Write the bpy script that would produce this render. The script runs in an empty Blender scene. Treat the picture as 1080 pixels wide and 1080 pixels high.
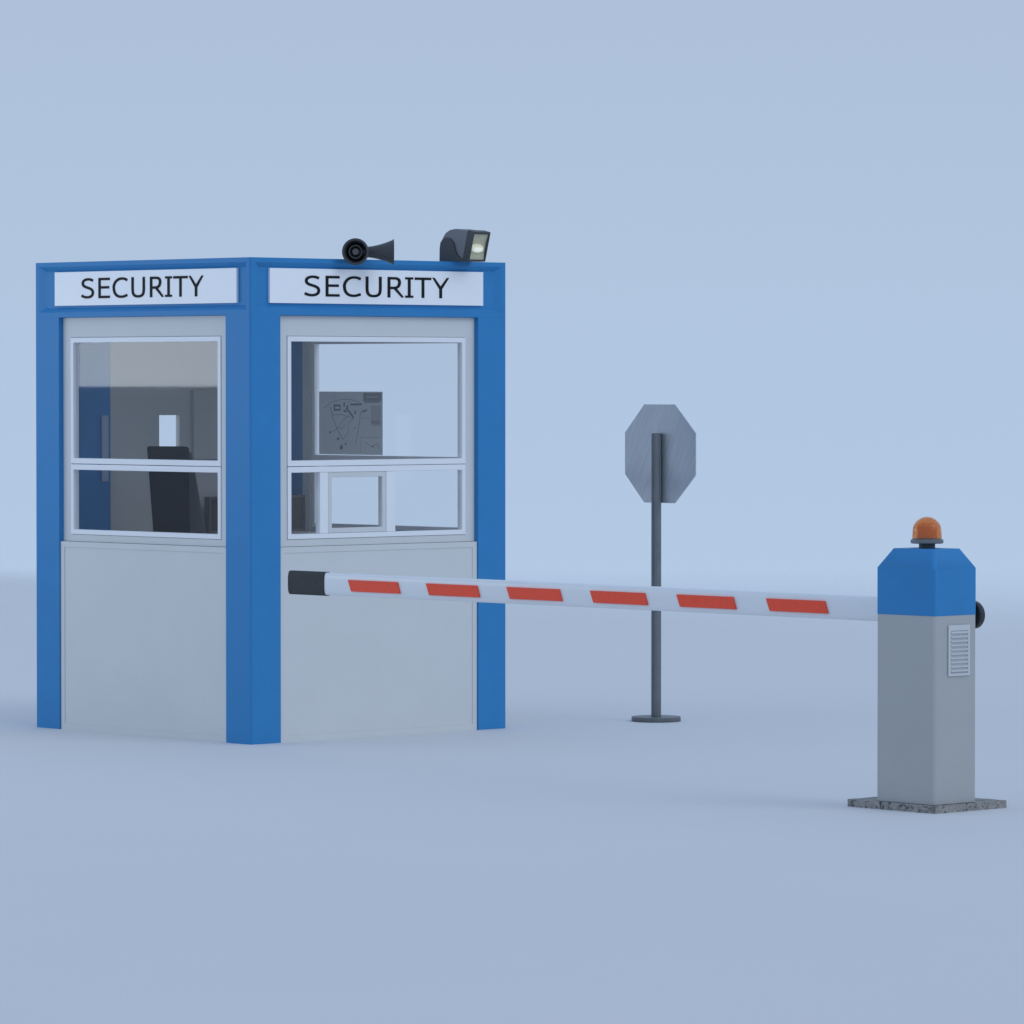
import bpy, bmesh, math, random
from mathutils import Vector, Matrix
random.seed(3)
SC = bpy.context.scene
COL = SC.collection
R = math.radians

# ------------------------------------------------------------------ camera
cam = bpy.data.cameras.new('camera')
camo = bpy.data.objects.new('camera', cam); COL.objects.link(camo)
camo.location = (0, 0, 1.95)
camo.rotation_euler = (R(90) - math.atan(140 / 5300.0), 0, 0)
cam.sensor_width = 36; cam.lens = 36 * 5300 / 1080.0
cam.clip_start = 0.5; cam.clip_end = 600
SC.camera = camo

# ------------------------------------------------------------------ world: even studio ambience
W = bpy.data.worlds.new('World'); SC.world = W; W.use_nodes = True
bg = W.node_tree.nodes['Background']
bg.inputs['Strength'].default_value = 1.0
_n, _l = W.node_tree.nodes, W.node_tree.links
_tc = _n.new('ShaderNodeTexCoord'); _sp = _n.new('ShaderNodeSeparateXYZ'); _cr = _n.new('ShaderNodeValToRGB')
_l.new(_tc.outputs['Generated'], _sp.inputs[0]); _md = _n.new('ShaderNodeMath'); _md.operation = 'MULTIPLY_ADD'; _md.inputs[1].default_value = 0.5; _md.inputs[2].default_value = 0.5
_l.new(_sp.outputs['Z'], _md.inputs[0]); _l.new(_md.outputs[0], _cr.inputs['Fac']); _l.new(_cr.outputs['Color'], bg.inputs['Color'])
_cr.color_ramp.elements[0].position = 0.482; _cr.color_ramp.elements[0].color = (0.450, 0.583, 0.775, 1)
_cr.color_ramp.elements[1].position = 0.54; _cr.color_ramp.elements[1].color = (0.425, 0.53, 0.695, 1)
_e = _cr.color_ramp.elements.new(0.72); _e.color = (0.435, 0.575, 0.81, 1)

# ------------------------------------------------------------------ lamps
def area(name, loc, target, sx, sy, power, color):
    l = bpy.data.lights.new(name, 'AREA'); l.shape = 'RECTANGLE'; l.size = sx; l.size_y = sy
    l.energy = power; l.color = color
    o = bpy.data.objects.new(name, l); COL.objects.link(o); o.location = loc
    o.rotation_euler = (Vector(target) - Vector(loc)).to_track_quat('-Z', 'Y').to_euler()
    return o
# big soft key from the right, softbox at the left that mirrors in the left window
area('softbox_lamp', (-9, 27.6, 2.25), (-1.9, 27.6, 2.25), 5, 0.7, 58, (0.85, 0.93, 1.0))
sl_ = bpy.data.lights.new('key_sun', 'SUN'); sl_.energy = 0.55; sl_.angle = R(38); sl_.color = (0.88, 0.94, 1.0)
so_ = bpy.data.objects.new('key_sun', sl_); COL.objects.link(so_)
so_.rotation_euler = (-Vector((0.86, -0.5, 0.62))).to_track_quat('-Z', 'Y').to_euler()

SC.view_settings.view_transform = 'Standard'
SC.view_settings.look = 'None'
SC.view_settings.exposure = 0
SC.view_settings.gamma = 1
SC.view_settings.use_curve_mapping = False
SC.render.engine = 'CYCLES'
SC.render.resolution_x = SC.render.resolution_y = 1024

# ------------------------------------------------------------------ frames of reference
TH = R(43.2)
CU, SU = math.cos(TH), math.sin(TH)
BO = Vector((-1.3915, 26.7765, 0))          # nearest corner of the booth on the ground
S, H = 1.86, 2.60                           # booth side and height

# ------------------------------------------------------------------ materials
def mat(name, color, rough=0.5, metal=0.0, spec=0.5, var=0.0, vscale=4.0, bump=0.0, bscale=200.0, coat=0.0):
    m = bpy.data.materials.new(name); m.use_nodes = True
    nt = m.node_tree; n = nt.nodes; L = nt.links
    p = n['Principled BSDF']
    p.inputs['Base Color'].default_value = (*color, 1)
    p.inputs['Roughness'].default_value = rough
    p.inputs['Metallic'].default_value = metal
    p.inputs['Specular IOR Level'].default_value = spec
    p.inputs['Coat Weight'].default_value = coat
    tc = n.new('ShaderNodeTexCoord')
    if var > 0:
        nz = n.new('ShaderNodeTexNoise'); nz.inputs['Scale'].default_value = vscale
        nz.inputs['Detail'].default_value = 6; nz.inputs['Roughness'].default_value = 0.6
        L.new(tc.outputs['Object'], nz.inputs['Vector'])
        mr = n.new('ShaderNodeMapRange')
        mr.inputs['From Min'].default_value = 0.3; mr.inputs['From Max'].default_value = 0.7
        mr.inputs['To Min'].default_value = 1 - var; mr.inputs['To Max'].default_value = 1 + var
        L.new(nz.outputs['Fac'], mr.inputs['Value'])
        vm = n.new('ShaderNodeVectorMath'); vm.operation = 'SCALE'
        vm.inputs[0].default_value = color
        L.new(mr.outputs['Result'], vm.inputs['Scale'])
        L.new(vm.outputs['Vector'], p.inputs['Base Color'])
        rr = n.new('ShaderNodeMapRange')
        rr.inputs['To Min'].default_value = max(0.02, rough - 0.07); rr.inputs['To Max'].default_value = rough + 0.07
        L.new(nz.outputs['Fac'], rr.inputs['Value']); L.new(rr.outputs['Result'], p.inputs['Roughness'])
    if bump > 0:
        nb = n.new('ShaderNodeTexNoise'); nb.inputs['Scale'].default_value = bscale; nb.inputs['Detail'].default_value = 3
        L.new(tc.outputs['Object'], nb.inputs['Vector'])
        b = n.new('ShaderNodeBump'); b.inputs['Strength'].default_value = bump; b.inputs['Distance'].default_value = 0.002
        L.new(nb.outputs['Fac'], b.inputs['Height']); L.new(b.outputs['Normal'], p.inputs['Normal'])
    return m

M = {}
M['ground'] = mat('studio_floor', (0.70, 0.688, 0.685), 0.8, spec=0.2, var=0.01, vscale=0.3)
def feather():
    # the floor sheet thins out to nothing at its far margin
    nt = M['ground'].node_tree; n = nt.nodes; L = nt.links
    g_ = n.new('ShaderNodeNewGeometry'); sp = n.new('ShaderNodeSeparateXYZ'); L.new(g_.outputs['Position'], sp.inputs[0])
    st = n.new('ShaderNodeMapRange')           # distance at which the thinning starts, nearer towards the right
    st.inputs['From Min'].default_value = -5.2; st.inputs['From Max'].default_value = 6.0
    st.inputs['To Min'].default_value = 47.8; st.inputs['To Max'].default_value = 33.0
    L.new(sp.outputs['X'], st.inputs['Value'])
    mr = n.new('ShaderNodeMapRange'); mr.interpolation_type = 'SMOOTHSTEP'
    L.new(sp.outputs['Y'], mr.inputs['Value']); L.new(st.outputs['Result'], mr.inputs['From Min'])
    mr.inputs['From Max'].default_value = 52.5
    mr.inputs['To Min'].default_value = 1.0; mr.inputs['To Max'].default_value = 0.0
    L.new(mr.outputs['Result'], n['Principled BSDF'].inputs['Alpha'])
feather()
M['blue'] = mat('blue_paint', (0.030, 0.224, 0.505), 0.45, spec=0.28, var=0.04, vscale=5, bump=0.15, bscale=260)
M['grey'] = mat('grey_panel', (0.67, 0.67, 0.655), 0.5, spec=0.35, var=0.02, vscale=3, bump=0.12, bscale=300)
M['interior'] = mat('interior_panel', (0.53, 0.52, 0.50), 0.6, spec=0.3, var=0.03, vscale=3)
M['white'] = mat('white_frame', (0.85, 0.85, 0.86), 0.4, spec=0.4, var=0.015)
M['board'] = mat('sign_board_white', (0.93, 0.93, 0.94), 0.35, spec=0.4, var=0.01)
M['handle'] = mat('handle_blue_grey', (0.36, 0.42, 0.55), 0.5)
M['ink'] = mat('black_lettering', (0.008, 0.008, 0.009), 0.6, spec=0.2)
M['gasket'] = mat('dark_gasket', (0.06, 0.065, 0.07), 0.7)
M['black'] = mat('black_plastic', (0.022, 0.022, 0.024), 0.5, var=0.1, vscale=20, bump=0.2, bscale=300)
M['leather'] = mat('black_leather', (0.012, 0.013, 0.017), 0.75, spec=0.15, var=0.12, vscale=12, bump=0.3, bscale=120)
M['horn'] = mat('horn_plastic', (0.045, 0.048, 0.052), 0.42, var=0.12, vscale=25, bump=0.15, bscale=400)
M['hornlight'] = mat('horn_cap_plastic', (0.085, 0.09, 0.095), 0.5)
M['lampgrey'] = mat('lamp_housing_grey', (0.16, 0.165, 0.175), 0.45, var=0.06, vscale=20)
M['lampdark'] = mat('lamp_housing_dark', (0.045, 0.05, 0.052), 0.5, var=0.08, vscale=20)
M['rubber'] = mat('rubber', (0.04, 0.042, 0.042), 0.75, var=0.15, vscale=30, bump=0.5, bscale=180)
M['cabinet'] = mat('cabinet_grey', (0.435, 0.435, 0.425), 0.5, spec=0.35, var=0.03, vscale=4, bump=0.2, bscale=260)
M['vent'] = mat('vent_grey', (0.60, 0.61, 0.61), 0.45, var=0.02)
M['arm'] = mat('arm_white', (0.79, 0.80, 0.81), 0.3, spec=0.5, var=0.02, vscale=3)
M['red'] = mat('red_reflector', (0.93, 0.078, 0.030), 0.5, spec=0.4, var=0.06, vscale=40, bump=0.25, bscale=500)
M['steel'] = mat('galvanised_post', (0.19, 0.20, 0.21), 0.38, metal=0.75, var=0.1, vscale=14)
M['steel2'] = mat('galvanised_base', (0.17, 0.18, 0.19), 0.5, metal=0.5, var=0.1, vscale=14)
M['floor'] = mat('booth_floor', (0.6, 0.6, 0.6), 0.6, var=0.1)
M['desk'] = mat('desk_top', (0.5, 0.47, 0.44), 0.5, var=0.1, vscale=8)
M['brown'] = mat('brown_box', (0.05, 0.043, 0.04), 0.65, var=0.1, vscale=9)
M['brownedge'] = mat('brown_edge', (0.13, 0.115, 0.105), 0.6)
M['side_tone'] = mat('chair_side_tone', (0.11, 0.115, 0.125), 0.6)
M['redface'] = mat('sign_face_red', (0.55, 0.02, 0.02), 0.4)
M['chrome'] = mat('chrome', (0.5, 0.5, 0.5), 0.25, metal=1)
M['bulb'] = mat('bulb', (0.95, 0.93, 0.78), 0.3)
M['bulb'].node_tree.nodes['Principled BSDF'].inputs['Emission Color'].default_value = (1, 0.95, 0.72, 1)
M['bulb'].node_tree.nodes['Principled BSDF'].inputs['Emission Strength'].default_value = 0.22
M['reflector'] = mat('lamp_reflector', (0.76, 0.72, 0.61), 0.4, var=0.1, vscale=30)

def brushed():
    m = mat('brushed_aluminium', (0.36, 0.38, 0.40), 0.33, metal=0.85)
    nt = m.node_tree; n = nt.nodes; L = nt.links; p = n['Principled BSDF']
    tc = n.new('ShaderNodeTexCoord'); mp = n.new('ShaderNodeMapping')
    mp.inputs['Rotation'].default_value = (R(-24), 0, 0)   # streaks lean to the right
    mp2 = n.new('ShaderNodeMapping'); mp2.inputs['Scale'].default_value = (10, 160, 5)
    L.new(tc.outputs['Object'], mp.inputs['Vector']); L.new(mp.outputs['Vector'], mp2.inputs['Vector'])
    nz = n.new('ShaderNodeTexNoise'); nz.inputs['Scale'].default_value = 1; nz.inputs['Detail'].default_value = 5
    nz.inputs['Roughness'].default_value = 0.65
    L.new(mp2.outputs['Vector'], nz.inputs['Vector'])
    cr = n.new('ShaderNodeMapRange'); cr.inputs['From Min'].default_value = 0.3; cr.inputs['From Max'].default_value = 0.7
    cr.inputs['To Min'].default_value = 0.87; cr.inputs['To Max'].default_value = 1.1
    L.new(nz.outputs['Fac'], cr.inputs['Value'])
    vm = n.new('ShaderNodeVectorMath'); vm.operation = 'SCALE'; vm.inputs[0].default_value = (0.76, 0.78, 0.80)
    L.new(cr.outputs['Result'], vm.inputs['Scale']); L.new(vm.outputs['Vector'], p.inputs['Base Color'])
    rr = n.new('ShaderNodeMapRange'); rr.inputs['To Min'].default_value = 0.3; rr.inputs['To Max'].default_value = 0.48
    L.new(nz.outputs['Fac'], rr.inputs['Value']); L.new(rr.outputs['Result'], p.inputs['Roughness'])
    return m
M['brushed'] = brushed()

def concrete():
    m = mat('speckled_concrete', (0.28, 0.265, 0.25), 0.85, bump=0.7, bscale=60)
    nt = m.node_tree; n = nt.nodes; L = nt.links; p = n['Principled BSDF']
    tc = n.new('ShaderNodeTexCoord')
    v = n.new('ShaderNodeTexNoise'); v.inputs['Scale'].default_value = 30; v.inputs['Detail'].default_value = 6
    v.inputs['Roughness'].default_value = 0.7; v.inputs['Distortion'].default_value = 1.2
    L.new(tc.outputs['Object'], v.inputs['Vector'])
    cr = n.new('ShaderNodeValToRGB'); e = cr.color_ramp.elements
    e[0].position = 0.39; e[0].color = (0.05, 0.065, 0.06, 1)
    e[1].position = 0.62; e[1].color = (0.40, 0.375, 0.35, 1)
    k = cr.color_ramp.elements.new(0.46); k.color = (0.27, 0.25, 0.235, 1)
    L.new(v.outputs['Fac'], cr.inputs['Fac']); L.new(cr.outputs['Color'], p.inputs['Base Color'])
    return m
M['concrete'] = concrete()

def glass(name, tint=(0.93, 0.95, 0.95), rough=0.015, base=0.025):
    m = bpy.data.materials.new(name); m.use_nodes = True
    nt = m.node_tree; n = nt.nodes; L = nt.links
    n.remove(n['Principled BSDF']); out = n['Material Output']
    tr = n.new('ShaderNodeBsdfTransparent'); tr.inputs['Color'].default_value = (*tint, 1)
    gl = n.new('ShaderNodeBsdfGlossy'); gl.inputs['Roughness'].default_value = rough
    lw = n.new('ShaderNodeLayerWeight'); lw.inputs['Blend'].default_value = 0.5
    pw = n.new('ShaderNodeMath'); pw.operation = 'POWER'; pw.inputs[1].default_value = 5
    L.new(lw.outputs['Facing'], pw.inputs[0])
    ml = n.new('ShaderNodeMath'); ml.operation = 'MULTIPLY_ADD'; ml.inputs[1].default_value = 0.95; ml.inputs[2].default_value = base
    L.new(pw.outputs[0], ml.inputs[0])
    mx = n.new('ShaderNodeMixShader')
    L.new(ml.outputs[0], mx.inputs['Fac']); L.new(tr.outputs[0], mx.inputs[1]); L.new(gl.outputs[0], mx.inputs[2])
    L.new(mx.outputs[0], out.inputs['Surface'])
    return m
M['glass'] = glass('window_glass', (0.995, 0.997, 0.998), 0.03)
M['hazy'] = glass('hazy_window_glass', (0.995, 0.997, 0.998), 0.03, 0.05)  # same glass, mirror share raised to put haze into the right-face panes
M['lens'] = glass('lamp_lens_glass', (0.92, 0.92, 0.88), 0.05)

def amber():
    m = mat('amber_dome', (0.97, 0.52, 0.25), 0.18, coat=0.3)
    p = m.node_tree.nodes['Principled BSDF']
    p.inputs['Transmission Weight'].default_value = 0.9
    p.inputs['IOR'].default_value = 1.15
    p.inputs['Roughness'].default_value = 0.12
    return m
M['amber'] = amber()
M['ambercore'] = mat('amber_reflector', (0.80, 0.50, 0.32), 0.35, metal=0.3)

# ------------------------------------------------------------------ mesh helpers
def newbm(): return bmesh.new()
def box(bm, x0, x1, y0, y1, z0, z1, f=None):
    f = f or (lambda p: p)
    v = [bm.verts.new(f(Vector(p))) for p in
         ((x0,y0,z0),(x1,y0,z0),(x1,y1,z0),(x0,y1,z0),(x0,y0,z1),(x1,y0,z1),(x1,y1,z1),(x0,y1,z1))]
    for q in ((0,3,2,1),(4,5,6,7),(0,1,5,4),(1,2,6,5),(2,3,7,6),(3,0,4,7)):
        bm.faces.new([v[i] for i in q])
def prism(bm, pts, ext, f=None):
    """pts: list of 3-D points of a planar outline, ext: extrusion vector"""
    f = f or (lambda p: p)
    a = [bm.verts.new(f(Vector(p))) for p in pts]
    b = [bm.verts.new(f(Vector(p) + Vector(ext))) for p in pts]
    n = len(a)
    bm.faces.new(a); bm.faces.new(b[::-1])
    for i in range(n): bm.faces.new((a[i], b[i], b[(i+1) % n], a[(i+1) % n]))
def framebox(bm, a0, a1, z0, z1, w, d0, d1, f):
    """rectangular ring in face coordinates, mitre-free single mesh"""
    wl, wr, wb, wt = w if isinstance(w, tuple) else (w,)*4
    o = [(a0,z0),(a1,z0),(a1,z1),(a0,z1)]
    i = [(a0+wl,z0+wb),(a1-wr,z0+wb),(a1-wr,z1-wt),(a0+wl,z1-wt)]
    V = {}
    for d in (d0, d1):
        V[d] = ([bm.verts.new(f(Vector((a,d,z)))) for a, z in o], [bm.verts.new(f(Vector((a,d,z)))) for a, z in i])
    for k in range(4):
        j = (k+1) % 4
        for d in (d0, d1):
            bm.faces.new((V[d][0][k], V[d][0][j], V[d][1][j], V[d][1][k]))
        bm.faces.new((V[d0][0][k], V[d0][0][j], V[d1][0][j], V[d1][0][k]))
        bm.faces.new((V[d0][1][k], V[d0][1][j], V[d1][1][j], V[d1][1][k]))
def lathe(bm, prof, axis='z', seg=48, c=(0,0,0), close=False):
    """prof: (radius, height) pairs"""
    c = Vector(c); rings = []
    def P(r, h, t):
        x, y = r*math.cos(t), r*math.sin(t)
        return c + (Vector((x,y,h)) if axis == 'z' else Vector((h,x,y)) if axis == 'x' else Vector((x,h,y)))
    for r, h in prof:
        if r < 1e-6: rings.append([bm.verts.new(P(0,h,0))])
        else: rings.append([bm.verts.new(P(r,h,2*math.pi*k/seg)) for k in range(seg)])
    for A, B in zip(rings, rings[1:]):
        for k in range(seg):
            j = (k+1) % seg
            if len(A) == 1 and len(B) == 1: continue
            if len(A) == 1: bm.faces.new((A[0], B[j], B[k]))
            elif len(B) == 1: bm.faces.new((A[k], A[j], B[0]))
            else: bm.faces.new((A[k], A[j], B[j], B[k]))
def obj(name, bm, m, parent=None, bevel=0.0, smooth=False, seg=2, weighted=False):
    bmesh.ops.recalc_face_normals(bm, faces=bm.faces)
    me = bpy.data.meshes.new(name); bm.to_mesh(me); bm.free()
    o = bpy.data.objects.new(name, me); COL.objects.link(o)
    for mm in (m if isinstance(m, list) else [m]): me.materials.append(mm)
    if parent: o.parent = parent
    if smooth:
        for p in me.polygons: p.use_smooth = True
        me.set_sharp_from_angle(angle=R(38))
        if weighted:
            wn = o.modifiers.new('weighted', 'WEIGHTED_NORMAL'); wn.keep_sharp = True; wn.weight = 80
    if bevel > 0:
        b = o.modifiers.new('bevel', 'BEVEL'); b.width = bevel; b.segments = seg; b.limit_method = 'ANGLE'; b.angle_limit = R(35)
        b.harden_normals = True
        for p in me.polygons: p.use_smooth = True
        me.set_sharp_from_angle(angle=R(38))
    return o
def vbevel(bm, w, at, seg=4):
    # round only the upright edges standing at the given (x, y) spots
    es = [e for e in bm.edges if abs(e.verts[0].co.z - e.verts[1].co.z) > 0.02
          and any((e.verts[0].co.xy - Vector(q)).length < 0.002 and (e.verts[1].co.xy - Vector(q)).length < 0.002 for q in at)]
    bmesh.ops.bevel(bm, geom=es, offset=w, segments=seg, profile=0.5, affect='EDGES')
def tag(o, label, cat, group=None, kind=None):
    if label: o['label'] = label
    if cat: o['category'] = cat
    if group: o['group'] = group
    if kind: o['kind'] = kind
    return o
def thing(name, label, cat, loc, rot=0, group=None):
    o = bpy.data.objects.new(name, None); COL.objects.link(o); o.empty_display_size = 0.2
    o.location = loc; o.rotation_euler = (0, 0, rot)
    return tag(o, label, cat, group)

# ------------------------------------------------------------------ setting: floor and backdrop of the studio cove
bm = newbm()
v = [bm.verts.new(q) for q in ((-90,-60,0), (90,-60,0), (90,53,0), (-90,53,0))]
bm.faces.new(v)
g = obj('ground', bm, M['ground']); tag(g, None, None, kind='structure')

# ------------------------------------------------------------------ security booth
booth = thing('security_booth', 'blue and grey square guard booth with glazed sides and SECURITY boards', 'booth', BO, TH)
F = [lambda p: Vector((p.x, p.y, p.z)),                 # right face
     lambda p: Vector((p.y, p.x, p.z)),                 # left face
     lambda p: Vector((p.x, S - p.y, p.z)),             # back, behind the left face
     lambda p: Vector((S - p.y, p.x, p.z))]             # back, behind the right face
BZ = 2.293
PW = 0.208
for sx in (0, 1):
    for sy in (0, 1):
        def f(p, sx=sx, sy=sy): return Vector((S - p.x if sx else p.x, S - p.y if sy else p.y, p.z))
        bm = newbm(); T = 0.075
        prism(bm, [(0,0,0),(PW,0,0),(PW,T,0),(T,T,0),(T,PW,0),(0,PW,0)], (0,0,BZ), f)
        vbevel(bm, 0.014, [(0,0)])
        vbevel(bm, 0.003, [(S,0),(0,S),(S,S)], 2)
        obj('corner_post', bm, M['blue'], booth, smooth=True, weighted=True)
# crowning fascia: one ring, four bevelled recesses
bm = newbm()
RC = 0.014
z0, z1 = BZ + 0.0002, H
for f in F:
    o1 = [(0.024,z0),(S-0.024,z0),(S-0.024,z1),(0.024,z1)]
    for ca, cb in ((RC if f in F[:2] else 0.003,0.024),(S-0.024,S-0.003)):
        bm.faces.new([bm.verts.new(f(Vector((a_,0,z_)))) for a_, z_ in ((ca,z0),(cb,z0),(cb,z1),(ca,z1))])
    o2 = [(0.03,2.321),(S-0.03,2.321),(S-0.03,2.576),(0.03,2.576)]
    o3 = [(0.07,2.346),(S-0.07,2.346),(S-0.07,2.549),(0.07,2.549)]
    r = []
    for o_, d in ((o1,0),(o2,0),(o3,0.022)):
        r.append([bm.verts.new(f(Vector((a_,d,z_)))) for a_, z_ in o_])
    for A_, B_ in zip(r, r[1:]):
        for k in range(4):
            j = (k+1) % 4; bm.faces.new((A_[k], A_[j], B_[j], B_[k]))
    bm.faces.new(r[2])
T = 0.075
out = []
for (qx, qy, t0) in ((0,0,180),(S,0,270),(S,S,0),(0,S,90)):
    r_ = RC if t0 == 180 else 0.003
    qx += r_ if qx == 0 else -r_; qy += r_ if qy == 0 else -r_
    for k in range(5):
        t = R(t0 + 90*k/4); out.append((qx + r_*math.cos(t), qy + r_*math.sin(t)))
    arc = out[-5:]
    for p_, q_ in zip(arc, arc[1:]):
        bm.faces.new([bm.verts.new(Vector(w_)) for w_ in ((*p_,z0),(*q_,z0),(*q_,z1),(*p_,z1))])
for z in (z0, z1): bm.faces.new([bm.verts.new((*p_, z)) for p_ in out])
bmesh.ops.remove_doubles(bm, verts=bm.verts, dist=0.0001)
obj('fascia', bm, M['blue'], booth, smooth=True, weighted=True)
bm = newbm(); box(bm, T+0.002, S-T-0.002, T+0.002, S-T-0.002, 2.265, 2.290)
obj('ceiling', bm, M['interior'], booth)
bm = newbm(); box(bm, T+0.002, S-T-0.002, T+0.002, S-T-0.002, 0.002, 0.05)
obj('booth_floor', bm, M['floor'], booth)

# lettering: every letter drawn as broad pen strokes (x and y in cap heights)
def catmull(P, n=7):
    Q = [P[0]] + list(P) + [P[-1]]; out = []
    for k in range(1, len(Q)-2):
        p0, p1, p2, p3 = (Vector(q) for q in Q[k-1:k+3])
        for i in range(n):
            t = i/n
            out.append(0.5*((2*p1) + (p2-p0)*t + (2*p0-5*p1+4*p2-p3)*t*t + (3*p1-p0-3*p2+p3)*t**3))
    return out + [Vector(Q[-2])]
SW = 0.135
GLYPH = {
 'S': (0.784, [('c', [(0.715,0.875),(0.56,0.928),(0.40,0.942),(0.235,0.905),(0.135,0.815),(0.125,0.70),(0.20,0.605),(0.36,0.54),(0.52,0.49),(0.655,0.41),(0.705,0.295),(0.675,0.17),(0.56,0.085),(0.39,0.056),(0.22,0.075),(0.045,0.14)])]),
 'E': (0.66, [('l', [(0.0625,0),(0.0625,1)]), ('l', [(0.0625,0.94),(0.66,0.94)]), ('l', [(0.0625,0.53),(0.62,0.53)]), ('l', [(0.0625,0.06),(0.66,0.06)])]),
 'C': (0.86, [('c', [(0.84,0.865),(0.70,0.92),(0.53,0.944),(0.34,0.91),(0.17,0.79),(0.075,0.62),(0.064,0.46),(0.11,0.27),(0.23,0.125),(0.40,0.062),(0.56,0.058),(0.70,0.085),(0.84,0.135)])]),
 'U': (0.763, [('c', [(0.0625,1),(0.0625,0.7),(0.063,0.40),(0.095,0.20),(0.20,0.09),(0.38,0.056),(0.563,0.09),(0.668,0.20),(0.70,0.40),(0.7005,0.7),(0.7005,1)])]),
 'R': (0.784, [('l', [(0.0625,0),(0.0625,1)]), ('l', [(0.0625,0.94),(0.34,0.94)]), ('c', [(0.32,0.94),(0.45,0.925),(0.545,0.86),(0.575,0.725),(0.53,0.57),(0.43,0.49),(0.30,0.468)]), ('l', [(0.0625,0.468),(0.32,0.468)]), ('d', [(0.335,0.47),(0.73,-0.02)])]),
 'I': (0.392, [('l', [(0.196,0),(0.196,1)]), ('l', [(0.0,0.947),(0.392,0.947)]), ('l', [(0.0,0.053),(0.392,0.053)])]),
 'T': (0.812, [('l', [(0.406,0),(0.406,0.95)]), ('l', [(0.0,0.94),(0.812,0.94)])]),
 'Y': (0.805, [('d', [(0.045,1.04),(0.4025,0.46)]), ('d', [(0.76,1.04),(0.4025,0.46)]), ('l', [(0.4025,0),(0.4025,0.50)])]),
}
def text_mesh(word_spans, face, height, zb, d, parent):
    for ch, aL, aR in word_spans:
        bm = newbm(); w_, strokes = GLYPH[ch]
        for si_, (kind, P) in enumerate(strokes):
            pts = catmull(P) if kind == 'c' else [Vector(q) for q in P]
            horizontal = kind == 'l' and abs(pts[0].y - pts[-1].y) < 1e-6
            L_, R_ = [], []
            for k, p in enumerate(pts):
                t = (pts[min(k+1, len(pts)-1)] - pts[max(k-1, 0)]).normalized()
                # strokes are a little thinner where they run horizontally
                hw = SW/2 * (0.88 + 0.12*abs(t.y))
                if kind == 'l': hw = (0.053 if ch == 'I' else 0.06) if horizontal else SW/2
                nn = Vector((-t.y, t.x))*hw
                for q, lst in ((p+nn, L_), (p-nn, R_)):
                    if kind == 'd': q.y = min(1, max(0, q.y))
                    lst.append(q)
            dd = d - 0.00015*si_
            def mp(q, dz):
                return face(Vector((aL + q.x/w_*(aR-aL), dd + dz, zb + q.y*height)))
            ring = [[bm.verts.new(mp(q, dz)) for q in L_ + R_[::-1]] for dz in (0, 0.0022)]
            n = len(L_)
            for dz in (0, 1):
                for k in range(n-1):
                    bm.faces.new((ring[dz][k], ring[dz][k+1], ring[dz][2*n-2-k], ring[dz][2*n-1-k]))
            m_ = 2*n
            for k in range(m_): bm.faces.new((ring[0][k], ring[0][(k+1)%m_], ring[1][(k+1)%m_], ring[1][k]))
        obj('letter', bm, M['ink'], parent)

# SECURITY spans (fractions of the word length measured from the photograph)
fr = [('S',0.0,0.112),('E',0.148,0.242),('C',0.266,0.389),('U',0.421,0.530),('R',0.572,0.684),('I',0.694,0.750),('T',0.760,0.876),('Y',0.885,1.0)]
for fi in (0, 1):
    f = F[fi]
    bm = newbm()
    a0, a1 = (0.140, 1.696) if fi == 0 else (0.125, 1.696)
    box(bm, a0, a1, 0.006, 0.0215, 2.358, 2.545, f)
    sb = obj('sign_board', bm, M['board'], booth, bevel=0.001, seg=1)
    # dark shadow-gap tray round the board
    wl, wr = (0.378, 1.435) if fi == 0 else (1.460, 0.400)
    spans = [(c_, wl + p*(wr-wl), wl + q*(wr-wl)) for c_, p, q in fr]
    text_mesh(spans, f, 0.112, 2.3965, 0.0035, sb)

# walls
def wall_ring(f, mt=M['grey']):
    bm = newbm()
    framebox(bm, PW-0.004+0.0045, S-PW+0.004-0.0045, 1.05, BZ, (0.279-PW-0.0005, 0.279-PW-0.0005, 0.038, BZ-2.182), 0.03, 0.072, f)
    return obj('wall_panel', bm, mt, booth, bevel=0.002, seg=1)
def lower(f):
    bm = newbm(); box(bm, PW+0.001, S-PW-0.001, 0.012, 0.07, -0.004, 1.0485, f)
    lp = obj('lower_panel', bm, M['grey'], booth, bevel=0.003, seg=2)
    # thin raised border strip leaving the grooved rectangle of the skin
    bm = newbm(); framebox(bm, PW+0.0015, S-PW-0.0015, -0.003, 1.048, (0.034,0.034,0.037,0.031), 0.0085, 0.0118, f)
    obj('border', bm, M['grey'], lp, bevel=0.0012, seg=1)
def sash(name, f, a0, a1, z0, z1, w, parent, m=None, d0=0.0245, d1=0.064):
    bm = newbm(); framebox(bm, a0, a1, z0, z1, w, d0, d1, f)
    return obj(name, bm, m or M['white'], parent, bevel=0.0025, seg=2)
def pane(f, a0, a1, z0, z1, parent, d=0.042, m=None, nm='pane'):
    if f is F[0]: m = M['hazy']
    bm = newbm(); box(bm, a0, a1, d, d+0.005, z0, z1, f)
    return obj(nm, bm, m or M['glass'], parent)
A0, A1 = 0.2805, S-0.2805
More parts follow.
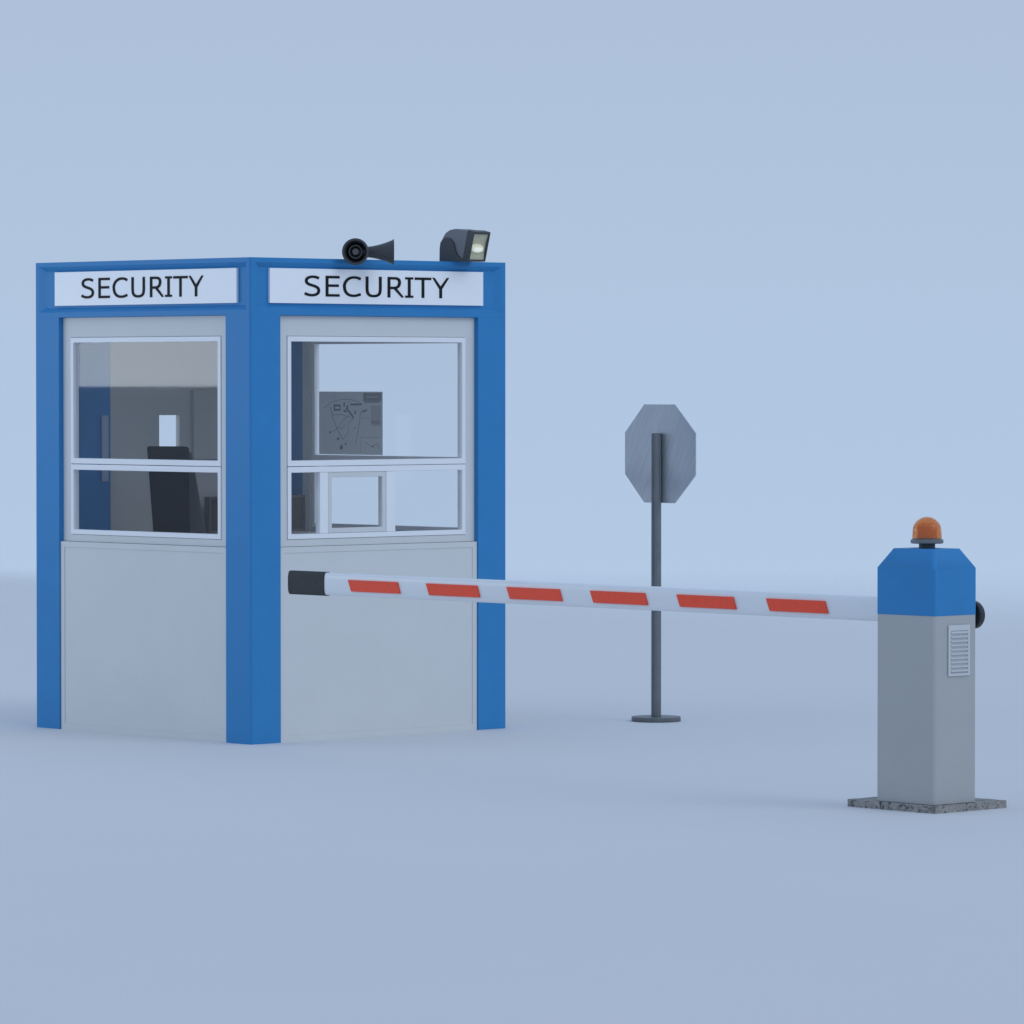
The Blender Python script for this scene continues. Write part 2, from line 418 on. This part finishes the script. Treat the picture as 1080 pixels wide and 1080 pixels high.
for k, f in ((0,F[0]), (1,F[1]), (3,F[3])):
    wall_ring(f)
    lower(f)
    fw = 0.026
    up = sash('upper_window', f, A0, A1, 1.4815, 2.181, (fw,fw,0.031,0.028), booth)
    pane(f, A0+fw, A1-fw, 1.5125, 2.153, up)
    lo = sash('lower_window', f, A0, A1, 1.0895, 1.4785, (fw,fw,0.027,0.031), booth)
    if k == 0:
        for b0, b1 in ((0.510,0.569),(0.991,1.057)):
            bm = newbm(); box(bm, b0, b1, 0.0255, 0.063, 1.117, 1.447, f); obj('mullion', bm, M['white'], lo, bevel=0.0025)
        pane(f, A0+fw, 0.510, 1.1165, 1.4475, lo); pane(f, 1.057, A1-fw, 1.1165, 1.4475, lo)
        sash('casement_frame', f, 0.5705, 0.9895, 1.1175, 1.4465, 0.027, lo, M['grey'], 0.027, 0.062)
        pane(f, 0.5975, 0.9625, 1.1445, 1.4195, lo)
    else:
        pane(f, A0+fw, A1-fw, 1.1165, 1.4475, lo)
# back side with the door
f = F[2]
bm = newbm(); box(bm, PW+0.001, 0.476, 0.02, 0.07, 0.003, BZ, f); obj('door_stile', bm, M['blue'], booth, bevel=0.003)
bm = newbm(); box(bm, 1.60, S-PW-0.001, 0.02, 0.07, 0.003, BZ, f); obj('wall_panel', bm, M['grey'], booth)
bm = newbm(); framebox(bm, 0.479, 1.598, 0.01, 2.28, (0.356,1.598-0.985,1.34,2.28-1.745), 0.03, 0.066, f)
door = obj('door', bm, M['interior'], booth, bevel=0.002, seg=1)
pane(f, 0.835, 0.985, 1.35, 1.745, door, 0.045)
bm = newbm(); box(bm, 0.405, 0.452, 0.0715, 0.085, 1.372, 1.746, f); obj('door_handle', bm, M['handle'], booth, bevel=0.004)
bm = newbm(); framebox(bm, 1.075, 1.56, 1.492, 1.888, 0.018, 0.067, 0.085, f)
nb = obj('notice_frame', bm, M['interior'], booth, bevel=0.002)
bm = newbm(); box(bm, 1.093, 1.542, 0.067, 0.075, 1.510, 1.870, f); obj('notice_backing', bm, M['interior'], nb)

# ------------------------------------------------------------------ inside the booth
def blocal(p): return BO + Vector((CU*p[0]-SU*p[1], SU*p[0]+CU*p[1], p[2] if len(p) > 2 else 0))
# desk in the far corner
desk = thing('desk', 'narrow standing desk along the rear wall inside the booth', 'desk', blocal((1.0,1.36,0.05)), TH)
DW, DD = 0.78, 0.42
bm = newbm(); box(bm, 0, DW, 0, DD, 0.995, 1.02); obj('desk_top', bm, M['desk'], desk, bevel=0.004)
for x, y in ((0.03,0.03),(DW-0.03,0.03),(DW-0.03,DD-0.03),(0.03,DD-0.03)):
    bm = newbm(); box(bm, x-0.02, x+0.02, y-0.02, y+0.02, 0.0, 0.9945); obj('leg', bm, M['steel2'], desk)
bx = thing('desk_screen', 'low dark brown privacy screen standing on the desk inside the booth', 'desk screen', blocal((1.06,1.62,1.0705)), TH)
bm = newbm(); box(bm, 0.004, 0.716, 0.004, 0.041, 0.008, 0.204); obj('panel', bm, M['brown'], bx)
bm = newbm(); framebox(bm, 0, 0.72, 0.0, 0.208, 0.012, 0.0, 0.045, lambda p: p); obj('frame', bm, M['brownedge'], bx, bevel=0.002)

# office chair
cx, cy = -1.86, 28.08
ch = thing('office_chair', 'tall black office chair seen through the left booth window', 'office chair', (cx, cy, 0.05), 0)
def bmx(px, Y=28.0): return (px-540)/5300*Y - cx
bm = newbm()
zt = 1.95 - 71/5300*28 - 0.05
def xl(z): return bmx(153) + (zt - z)*0.078
def xr(z): return bmx(200) + (zt - z)*0.015
zb = 0.62
vt = []
for z, x0_, x1_, y0_, y1_ in ((zb, xl(zb), xr(zb), -0.13, 0.02), (zt, xl(zt), xr(zt), -0.07, 0.03)):
    vt.append([bm.verts.new((x0_, y0_+0.10, z)), bm.verts.new((x1_, y0_-0.03, z)), bm.verts.new((x1_-0.05, y1_+0.02, z)), bm.verts.new((x0_+0.01, y1_+0.10, z))])
bm.faces.new(vt[0]); bm.faces.new(vt[1][::-1])
for k in range(4): bm.faces.new((vt[0][k], vt[0][(k+1)%4], vt[1][(k+1)%4], vt[1][k]))
obj('backrest', bm, M['leather'], ch, bevel=0.012, seg=3)
bm = newbm()
hk = lambda py: 1.95 - (py-400)/5300*28.05 - 0.05
prism(bm, [(bmx(196), 0.10, hk(476)), (bmx(200), 0.10, hk(478)), (bmx(214), 0.10, hk(560)), (bmx(226), 0.10, hk(630)), (bmx(196), 0.10, hk(630))], (0, 0.03, 0))
obj('back_side_wedge', bm, M['side_tone'], ch, bevel=0.004)  # added wedge; its grey paints in the backrest's paler side face
bm = newbm(); box(bm, -0.22, 0.24, -0.42, 0.05, 0.42, 0.52); obj('seat', bm, M['leather'], ch, bevel=0.03, seg=3)
bm = newbm(); box(bm, -0.03, 0.05, 0.02, 0.08, 0.40, 0.75); obj('back_bracket', bm, M['black'], ch)
bm = newbm(); lathe(bm, [(0,0.06),(0.03,0.06),(0.03,0.42),(0,0.42)], seg=20, c=(0,-0.18,0)); obj('column', bm, M['chrome'], ch, smooth=True)
for k in range(5):
    t = 2*math.pi*k/5 + 0.3
    bm = newbm()
    rot = Matrix.Rotation(t, 4, 'Z')
    prism(bm, [(0,-0.025,0.05),(0.27,-0.015,0.04),(0.27,0.015,0.04),(0,0.025,0.05)], (0,0,0.03), lambda p: rot @ p + Vector((0,-0.18,0)))
    lg = obj('leg', bm, M['black'], ch)
    bm = newbm(); c_ = rot @ Vector((0.255,0,0.022)) + Vector((0,-0.18,0))
    lathe(bm, [(0,-0.015),(0.021,-0.015),(0.021,0.015),(0,0.015)], 'x', 16, c_); obj('castor', bm, M['black'], lg, smooth=True)

# site map sheet taped inside the rear window
po = thing('site_map', 'dark grey square site map sheet stuck on the rear window pane', 'map', blocal((S-0.0505, 0.975, 1.516)), TH)
# local x = into the booth wall normal, y along the wall; viewer looks toward +x from -x side
PWD, PHT = 0.552, 0.363
bm = newbm(); box(bm, 0, 0.0015, 0, PWD, 0, PHT)
sheet_m = mat('map_sheet', (0.84, 0.85, 0.85), 0.6, var=0.04, vscale=9)
obj('sheet', bm, sheet_m, po)
def on_sheet(u, v_): return (-0.001, PWD*(1-u), PHT*(1-v_))
def ln(bm, pts, w_):
    w_ = w_*1.3
    for (u0,v0),(u1,v1) in zip(pts, pts[1:]):
        p, q = Vector(on_sheet(u0,v0)), Vector(on_sheet(u1,v1)); d_ = (q-p)
        if d_.length < 1e-6: continue
        d_.normalize(); s_ = Vector((0, -d_.z, d_.y))*w_/2
        bm.faces.new([bm.verts.new(r_) for r_ in (p-s_, q-s_, q+s_, p+s_)])
bm = newbm()
ln(bm, [(0.08,0.26),(0.2,0.17),(0.36,0.12),(0.52,0.13),(0.66,0.17)], 0.003)
ln(bm, [(0.18,0.24),(0.22,0.42),(0.30,0.62),(0.38,0.76)], 0.005)
ln(bm, [(0.38,0.76),(0.46,0.66),(0.47,0.5),(0.55,0.42)], 0.003)
ln(bm, [(0.22,0.38),(0.34,0.36),(0.47,0.40),(0.55,0.44)], 0.003)
ln(bm, [(0.66,0.32),(0.64,0.5),(0.61,0.68),(0.59,0.82)], 0.004)
ln(bm, [(0.16,0.66),(0.28,0.60),(0.38,0.46),(0.48,0.38)], 0.003)
ln(bm, [(0.30,0.56),(0.36,0.60),(0.42,0.52)], 0.003)
ln(bm, [(0.66,0.72),(0.97,0.72)], 0.002); ln(bm, [(0.66,0.72),(0.66,0.96)], 0.002)
ln(bm, [(0.66,0.42),(0.80,0.42)], 0.002)
ln(bm, [(0.72,0.80),(0.80,0.84),(0.84,0.87),(0.92,0.82),(0.95,0.9)], 0.003)
nl = len(bm.faces)
for u0,v0,u1,v1,w_ in ((0.24,0.22,0.33,0.22,0.008),(0.24,0.29,0.33,0.29,0.008),(0.245,0.21,0.245,0.30,0.009),(0.335,0.21,0.335,0.30,0.007),
    (0.40,0.17,0.40,0.24,0.010),(0.46,0.22,0.43,0.28,0.010),(0.39,0.30,0.44,0.32,0.009),(0.44,0.27,0.55,0.41,0.010),(0.50,0.205,0.68,0.20,0.008),
    (0.58,0.30,0.57,0.36,0.009),(0.68,0.32,0.76,0.29,0.008),(0.285,0.75,0.32,0.75,0.011),(0.33,0.89,0.38,0.88,0.014),(0.355,0.84,0.355,0.93,0.008),
    (0.41,0.83,0.435,0.83,0.009),(0.16,0.65,0.19,0.65,0.008),(0.83,0.865,0.86,0.865,0.007),(0.56,0.57,0.575,0.57,0.006)):
    ln(bm, [(u0,v0),(u1,v1)], w_)
mo = obj('printed_drawing', bm, [mat('map_line_ink', (0.46, 0.465, 0.47), 0.6), mat('map_mark_ink', (0.25, 0.255, 0.26), 0.6)], po)
for k, p_ in enumerate(mo.data.polygons): p_.material_index = 0 if k < nl else 1
bm = newbm(); ln(bm, [(0.70,0.085),(0.98,0.085)], 0.036)
ln(bm, [(0.71,0.165),(0.96,0.165)], 0.006)
obj('title_bar', bm, mat('map_title_grey', (0.33, 0.335, 0.34), 0.6), po)
bm = newbm(); 
for v_ in (0.075, 0.095): ln(bm, [(0.75,v_),(0.94,v_)], 0.0035)
for vv in bm.verts: vv.co.x -= 0.0008
obj('title_text', bm, mat('map_title_light', (0.6, 0.6, 0.6), 0.6), po)
bm = newbm()
for (u0, u1, vv, w_) in ((0.82,0.97,0.36,0.08),(0.82,0.97,0.50,0.02)): ln(bm, [(u0,vv),(u1,vv)], w_)
obj('legend_block', bm, mat('map_legend', (0.61,0.615,0.62), 0.6), po)

# ------------------------------------------------------------------ roof siren: two flared horns at a right angle
def wpt(px, py, Y): return Vector(((px-540)/5300*Y, Y, 1.95 - (py-400)/5300*Y))
c0 = wpt(375.5, 266, 27.23)
si = thing('siren_horn', 'black twin horn siren on the front roof edge with one horn facing forward', 'siren', (c0.x, c0.y, 2.60), 0)
cz = c0.z - 2.60
def horn_prof(L, r0, r1, t=0.0025, n=10):
    out = [(r0 + (r1-r0)*(k/n)**2.1, L*k/n) for k in range(n+1)]
    inn = [(r0 - t*0 - 0.004 + (r1-0.004-(r0-0.004))*(k/n)**2.1, L*k/n) for k in range(n, -1, -1)]
    return [(0,0)] + out + [(r1+0.004, L), (r1+0.004, L+0.006), (r1-0.004, L+0.006)] + inn + [(0, 0.004)]
# front horn: shallow bell, axis -y
bm = newbm()
pr = [(0,0.10),(0.036,0.10),(0.039,0.06),(0.044,0.02),(0.056,-0.03),(0.067,-0.065),(0.0725,-0.072),(0.0725,-0.082),(0.068,-0.0845),(0.061,-0.084),(0.058,-0.074),(0.050,-0.03),(0.040,0.01),(0.0,0.01)]
lathe(bm, pr, 'y', 56, (0,0,cz))
fh = obj('horn', bm, M['horn'], si, smooth=True)
bm = newbm(); lathe(bm, [(0.033,0.01),(0.038,-0.05),(0.037,-0.057),(0.031,-0.057),(0.028,-0.05),(0.026,0.01)], 'y', 48, (0,0,cz)); obj('inner_ring', bm, M['horn'], fh, smooth=True)
bm = newbm(); lathe(bm, [(0.019,0.01),(0.019,-0.055),(0.0165,-0.063),(0,-0.065)], 'y', 40, (0,0,cz)); obj('driver_cap', bm, M['hornlight'], fh, smooth=True)
# side horn: long bell, axis +x
bm = newbm()
x0 = 0.055
pr = [(0.0, x0-0.05), (0.030,x0-0.05)] + [(0.029 + 0.037*((k/12)**1.7), x0 + 0.144*k/12) for k in range(13)] + [(0.069,x0+0.1445),(0.069,x0+0.151),(0.063,x0+0.151)] + \
     [(0.025 + 0.037*((k/12)**1.7), x0 + 0.144*k/12) for k in range(12,-1,-1)] + [(0.0, x0)]
lathe(bm, pr, 'x', 56, (0,0.0,cz-0.0)); obj('horn', bm, M['horn'], si, smooth=True)
bm = newbm(); prism(bm, [(-0.014,0.06,cz-0.02),(0.014,0.06,cz-0.02),(0.014,0.22,0.012),(-0.014,0.22,0.012)], (0,0,0.008)); obj('bracket', bm, M['black'], si)
bm = newbm(); box(bm, -0.05, 0.05, 0.15, 0.25, 0.001, 0.012); obj('mounting_plate', bm, M['black'], si, bevel=0.002)

# ------------------------------------------------------------------ roof floodlight
Yf = 27.86
p0 = wpt(466, 276, Yf)
fl = thing('floodlight', 'grey boxy floodlight with lit lens at the right end of the booth roof', 'floodlight', (p0.x, p0.y, 2.60), TH - R(90))
# local x = forward (to the right and towards the camera); local y = across (away to the right)
hW = 0.118
k_ = 1/ (0.685*190.2)
def pf(px, py): return ((px-466)*k_, (276-py)/190.2)
side = [pf(*q) for q in ((465.6,276),(465.6,262),(465.8,256),(467,250.2),(469.8,245.8),(474.2,242.8),(480,241.8),(494,244.2),(488,276))]
bm = newbm(); prism(bm, [(x_,0,z_+0.001) for x_, z_ in side], (0,hW,0)); obj('housing', bm, M['lampgrey'], fl, bevel=0.006, seg=3)
arch = [pf(*q) for q in ((464.6,276),(464.8,262),(465.6,256),(468,252),(471.5,250.6),(475.6,251.6),(479.5,256.5),(481,263),(482.5,268),(486,272),(490,276))]
bm = newbm(); prism(bm, [(x_,-0.009,z_+0.0005) for x_, z_ in arch], (0,0.0085,0)); obj('bracket', bm, M['lampdark'], fl, bevel=0.002)
bm = newbm(); prism(bm, [(x_,hW+0.0005,z_+0.0005) for x_, z_ in arch], (0,0.0085,0)); obj('bracket', bm, M['lampdark'], fl, bevel=0.002)
bm = newbm(); box(bm, 0.0, 0.155, -0.004, hW+0.004, -0.0, -0.0+0.008); obj('foot', bm, M['lampdark'], fl)
# sloped bezel frame in front
xt, zt_ = pf(494,244.2); xb, zb_ = pf(488.5,276)
def slope(p):        # p.x = depth, p.y across, p.z 0..1 up the face
    return Vector((xb + (xt-xb)*p.z + p.x, p.y, zb_ + (zt_-zb_)*p.z + 0.002 - p.x*0.22*p.z))
bm = newbm(); framebox(bm, -0.004, hW+0.004, -0.02, 1.02, (0.007,0.006,0.065,0.085), 0.0, 0.052, lambda p: slope(Vector((p.y, p.x, p.z))))
obj('bezel', bm, M['lampdark'], fl, bevel=0.003)
bm = newbm()
nseg = 14
rowf, rowb = [], []
for k in range(nseg+1):
    z = 0.05 + 0.88*k/nseg; dep = 0.003 - 0.0*(1-((k/nseg)*2-1)**2)
    c_ = 0.034 + 0.009*((k/nseg)*2-1)**2
    rowf.append((bm.verts.new(slope(Vector((c_, 0.0032, z)))), bm.verts.new(slope(Vector((c_, hW-0.0022, z))))))
for a_, b_ in zip(rowf, rowf[1:]): bm.faces.new((a_[0], a_[1], b_[1], b_[0]))
obj('reflector', bm, M['reflector'], fl, smooth=True)
bm = newbm(); lathe(bm, [(0,0.0),(0.012,0.003),(0.021,0.016),(0.024,0.035),(0.024,0.06),(0.019,0.082),(0.010,0.092),(0,0.095)], 'y', 32, slope(Vector((0.040,0.006,0.44))))
for vv in bm.verts: 
    c_ = slope(Vector((0.040,0,0.44))); vv.co.x = c_.x + (vv.co.x-c_.x)*0.5
obj('bulb', bm, M['bulb'], fl, smooth=True)
bm = newbm()
q_ = [slope(Vector((0.048, y_, z_))) for y_, z_ in ((0.0033,0.048),(hW-0.0023,0.048),(hW-0.0023,0.933),(0.0033,0.933))]
prism(bm, q_, (0.003,0,0)); obj('lens', bm, M['lens'], fl)

# ------------------------------------------------------------------ barrier gate
SO = Vector((1.9018, 22.5051, 0)); BX = Vector((1.8963, 22.543, 0))
bar = thing('barrier_gate', 'grey and blue barrier cabinet with amber beacon and red striped white boom', 'barrier', BX, TH)
def sl(p): # slab local
    d = p - BX; return Vector((CU*d.x+SU*d.y, -SU*d.x+CU*d.y, 0))
s0 = sl(SO)
bm = newbm()
rx0, ry0, rx1, ry1 = s0.x, s0.y, s0.x+0.479, s0.y+0.54
box(bm, rx0, rx1, ry0, ry1, 0.0, 0.034)
bmesh.ops.subdivide_edges(bm, edges=bm.edges, cuts=24, use_grid_fill=True)
for v_ in bm.verts:
    n_ = math.sin(v_.co.x*91+v_.co.y*57)*math.sin(v_.co.x*37-v_.co.y*113+v_.co.z*150)
    if v_.co.z > 0.001: v_.co += Vector(((0.0012*n_), 0.0012*n_, 0.0004*n_)) + Vector((random.uniform(-1,1), random.uniform(-1,1), 0))*0.0008
obj('base_slab', bm, M['concrete'], bar)
CW, CD = 0.281, 0.349
bm = newbm(); box(bm, 0.001, CW-0.001, 0.001, CD-0.001, 0.036, 0.885)
vbevel(bm, 0.022, [(0.001,0.001)], 6)
vbevel(bm, 0.004, [(CW-0.001,0.001),(0.001,CD-0.001),(CW-0.001,CD-0.001)], 3)
obj('cabinet', bm, M['cabinet'], bar, smooth=True, weighted=True)
# cap: straight skirt and chamfered top
bm = newbm()
i_ = 0.052
rings = []
for z, s_ in ((0.8852, 0.0), (1.097, 0.0), (1.184, i_)):
    rings.append([bm.verts.new((s_, s_, z)), bm.verts.new((CW - s_, s_, z)), bm.verts.new((CW - s_, CD - s_, z)), bm.verts.new((s_, CD - s_, z))])
bm.faces.new(rings[0][::-1]); bm.faces.new(rings[2])
for A_, B_ in zip(rings, rings[1:]):
    for k in range(4): bm.faces.new((A_[k], A_[(k+1)%4], B_[(k+1)%4], B_[k]))
for near, wd in ((True, 0.022), (False, 0.004)):
    ve = [e for e in bm.edges if abs((e.verts[0].co - e.verts[1].co).z) > 0.02 and (max(v_.co.x for v_ in e.verts) < 0.09 and max(v_.co.y for v_ in e.verts) < 0.09) == near
          and (near or not any(v_.co.x < 0.09 and v_.co.y < 0.09 for v_ in e.verts))]
    bmesh.ops.bevel(bm, geom=ve, offset=wd, segments=5, profile=0.5, affect='EDGES')
obj('cabinet_cap', bm, M['blue'], bar, smooth=True, weighted=True)
# louvred vent on the right-hand side
bm = newbm()
va0, va1, vz0, vz1 = 0.090, 0.234, 0.612, 0.842
framebox(bm, va0, va1, vz0, vz1, (0.014,0.014,0.012,0.026), -0.007, 0.0, lambda p: p)
vt_ = obj('vent', bm, M['vent'], bar, bevel=0.0015)
bm = newbm(); box(bm, va0+0.014, va1-0.014, -0.0012, 0.0005, vz0+0.012, vz1-0.026); obj('vent_back', bm, M['vent'], vt_)
n = 10; zz0 = vz0+0.012; st = (vz1-0.026-zz0)/n
for k in range(n):
    bm = newbm(); z = zz0 + st*k
    prism(bm, [(va0+0.0142,-0.0015,z+0.003),(va0+0.0142,-0.0015,z+st*0.98),(va0+0.0142,-0.0135,z+st*0.52),(va0+0.0142,-0.0135,z+st*0.42)], (va1-va0-0.0284,0,0))
    obj('louvre', bm, M['vent'], vt_, bevel=0.0006, seg=1)
# beacon
bc = Vector((CW/2+0.003, CD/2, 0))
bm = newbm(); lathe(bm, [(0,1.1845),(0.037,1.1845),(0.037,1.206),(0,1.206)], seg=40, c=bc); bn = obj('beacon', bm, M['lampdark'], bar, smooth=True)
bm = newbm(); lathe(bm, [(0.036,1.2062),(0.070,1.2062),(0.0745,1.2095),(0.0745,1.222),(0.071,1.2245),(0.066,1.2245),(0.066,1.229),(0,1.229)], seg=56, c=bc); obj('beacon_base', bm, M['lampgrey'], bn, smooth=True)
dome = []
hz, rz, rr_ = 1.2295, 0.1, 0.0675
for k in range(0, 25):
    t = k/24
    if t < 0.35: r_, z_ = rr_*(1-0.03*(t/0.35)), hz + 0.034*t/0.35
    else:
        u_ = (t-0.35)/0.65*math.pi/2; r_, z_ = rr_*0.97*math.cos(u_), hz+0.034+0.0635*math.sin(u_)
    dome.append((max(r_,0), z_))
inner = [(max(r_-0.003,0), z_-0.003*(z_-hz)/0.0975) for r_, z_ in dome[::-1]]
bm = newbm(); lathe(bm, dome[:-1] + [(0, hz+0.0975)] + [(0, hz+0.0945)] + inner[1:] + [dome[0]], seg=64, c=bc)
bmesh.ops.remove_doubles(bm, verts=bm.verts, dist=0.00005)
obj('beacon_dome', bm, M['amber'], bn, smooth=True)
bm = newbm()
pr = [(0,1.2292),(0.042,1.2292)]
for k in range(9):
    z_ = 1.232 + k*0.0062; pr += [(0.046, z_), (0.043, z_+0.0031)]
pr += [(0.044,1.288),(0.030,1.300),(0,1.302)]
lathe(bm, pr, seg=40, c=bc); obj('reflector', bm, M['ambercore'], bn, smooth=True)
# boom: flattened tube along local y at local x = AX
AX, AZ, HH = CW + 0.055, 0.8885, 0.060
HT = 0.023
def boom_section(hh, ht):
    pts = []
    for k in range(40):
        t = 2*math.pi*k/40; c_, s_ = math.cos(t), math.sin(t)
        pts.append((-ht*math.copysign(abs(c_)**0.5, c_), hh*math.copysign(abs(s_)**0.62, s_)))
    return pts
bm = newbm()
prism(bm, [(AX+x_, 0.05, AZ+z_) for x_, z_ in boom_section(0.0585, HT)], (0, 4.483, 0))
arm = obj('boom', bm, M['arm'], bar, smooth=True)
bm = newbm()
prism(bm, [(AX+x_, 4.526, AZ-0.0005+z_) for x_, z_ in boom_section(0.0625, HT+0.004)], (0, 0.288, 0))
obj('end_cap', bm, M['rubber'], arm, bevel=0.003)
for k in range(6):
    v0 = 4.334 - 0.598*k; L_ = 0.381
    bm = newbm()
    prism(bm, [(AX-HT-0.010, v0, AZ+0.0265), (AX-HT-0.010, v0-L_, AZ+0.0265), (AX-HT-0.010, v0-L_-0.022, AZ-0.0325), (AX-HT-0.010, v0-0.026, AZ-0.0325)], (0.0098,0,0))
    obj('reflector_plate', bm, M['red'], arm, bevel=0.002, seg=1)
# pivot hub on the far side of the cabinet
bm = newbm(); lathe(bm, [(0,-0.034),(0.058,-0.034),(0.063,-0.029),(0.063,-0.006),(0.061,-0.003),(0,-0.003)], 'x', 56, (AX, 0.052, AZ-0.008))
obj('pivot_hub', bm, M['black'], bar, smooth=True)
bm = newbm(); lathe(bm, [(0,-0.03),(0.025,-0.03),(0.025,0.01),(0,0.01)], 'x', 24, (CW+0.028, 0.052, AZ-0.008)); obj('pivot_axle', bm, M['steel2'], bar, smooth=True)

# ------------------------------------------------------------------ road sign seen from the back
sg = thing('road_sign', 'octagonal road sign on a round footed steel post seen from its bare back', 'road sign', (0.8225, 28.637, 0), TH)
# local x = away from the camera to the right (plate normal), local y = along the plate to the left
bm = newbm(); lathe(bm, [(0,0.001),(0.139,0.001),(0.1405,0.003),(0.1405,0.024),(0.138,0.0265),(0,0.0265)], seg=72); obj('base', bm, M['steel2'], sg, smooth=True)
bm = newbm(); lathe(bm, [(0,0.027),(0.0285,0.027),(0.0285,1.641),(0.026,1.643),(0,1.643)], seg=40); obj('post', bm, M['steel'], sg, smooth=True)
hw, hh, ct = 0.2865, 0.281, 0.119
zc = 1.526
def octo(s_, x_):
    a_, b_, c_, d_ = hw*s_, hh*s_, ct*s_, ct*s_
    return [(x_, a_, zc+c_), (x_, c_+0.011*s_, zc+b_), (x_, -c_-0.001*s_, zc+b_), (x_, -a_, zc+c_), (x_, -a_, zc-c_), (x_, -c_-0.001*s_, zc-b_), (x_, c_+0.011*s_, zc-b_), (x_, a_, zc-c_)]
bm = newbm(); prism(bm, octo(1, 0.030), (0.006,0,0)); pl = obj('plate', bm, M['brushed'], sg, bevel=0.0012, seg=1)
bm = newbm(); prism(bm, octo(0.985, 0.0362), (0.001,0,0)); obj('white_border', bm, M['board'], pl)
bm = newbm(); prism(bm, octo(0.93, 0.0374), (0.001,0,0)); obj('red_face', bm, M['redface'], pl)
for z in (1.40, 1.60):
    bm = newbm(); lathe(bm, [(0,-0.002),(0.009,-0.002),(0.009,0.004),(0,0.004)], 'x', 6, (0.0405,0,z)); obj('bolt', bm, M['steel'], sg)
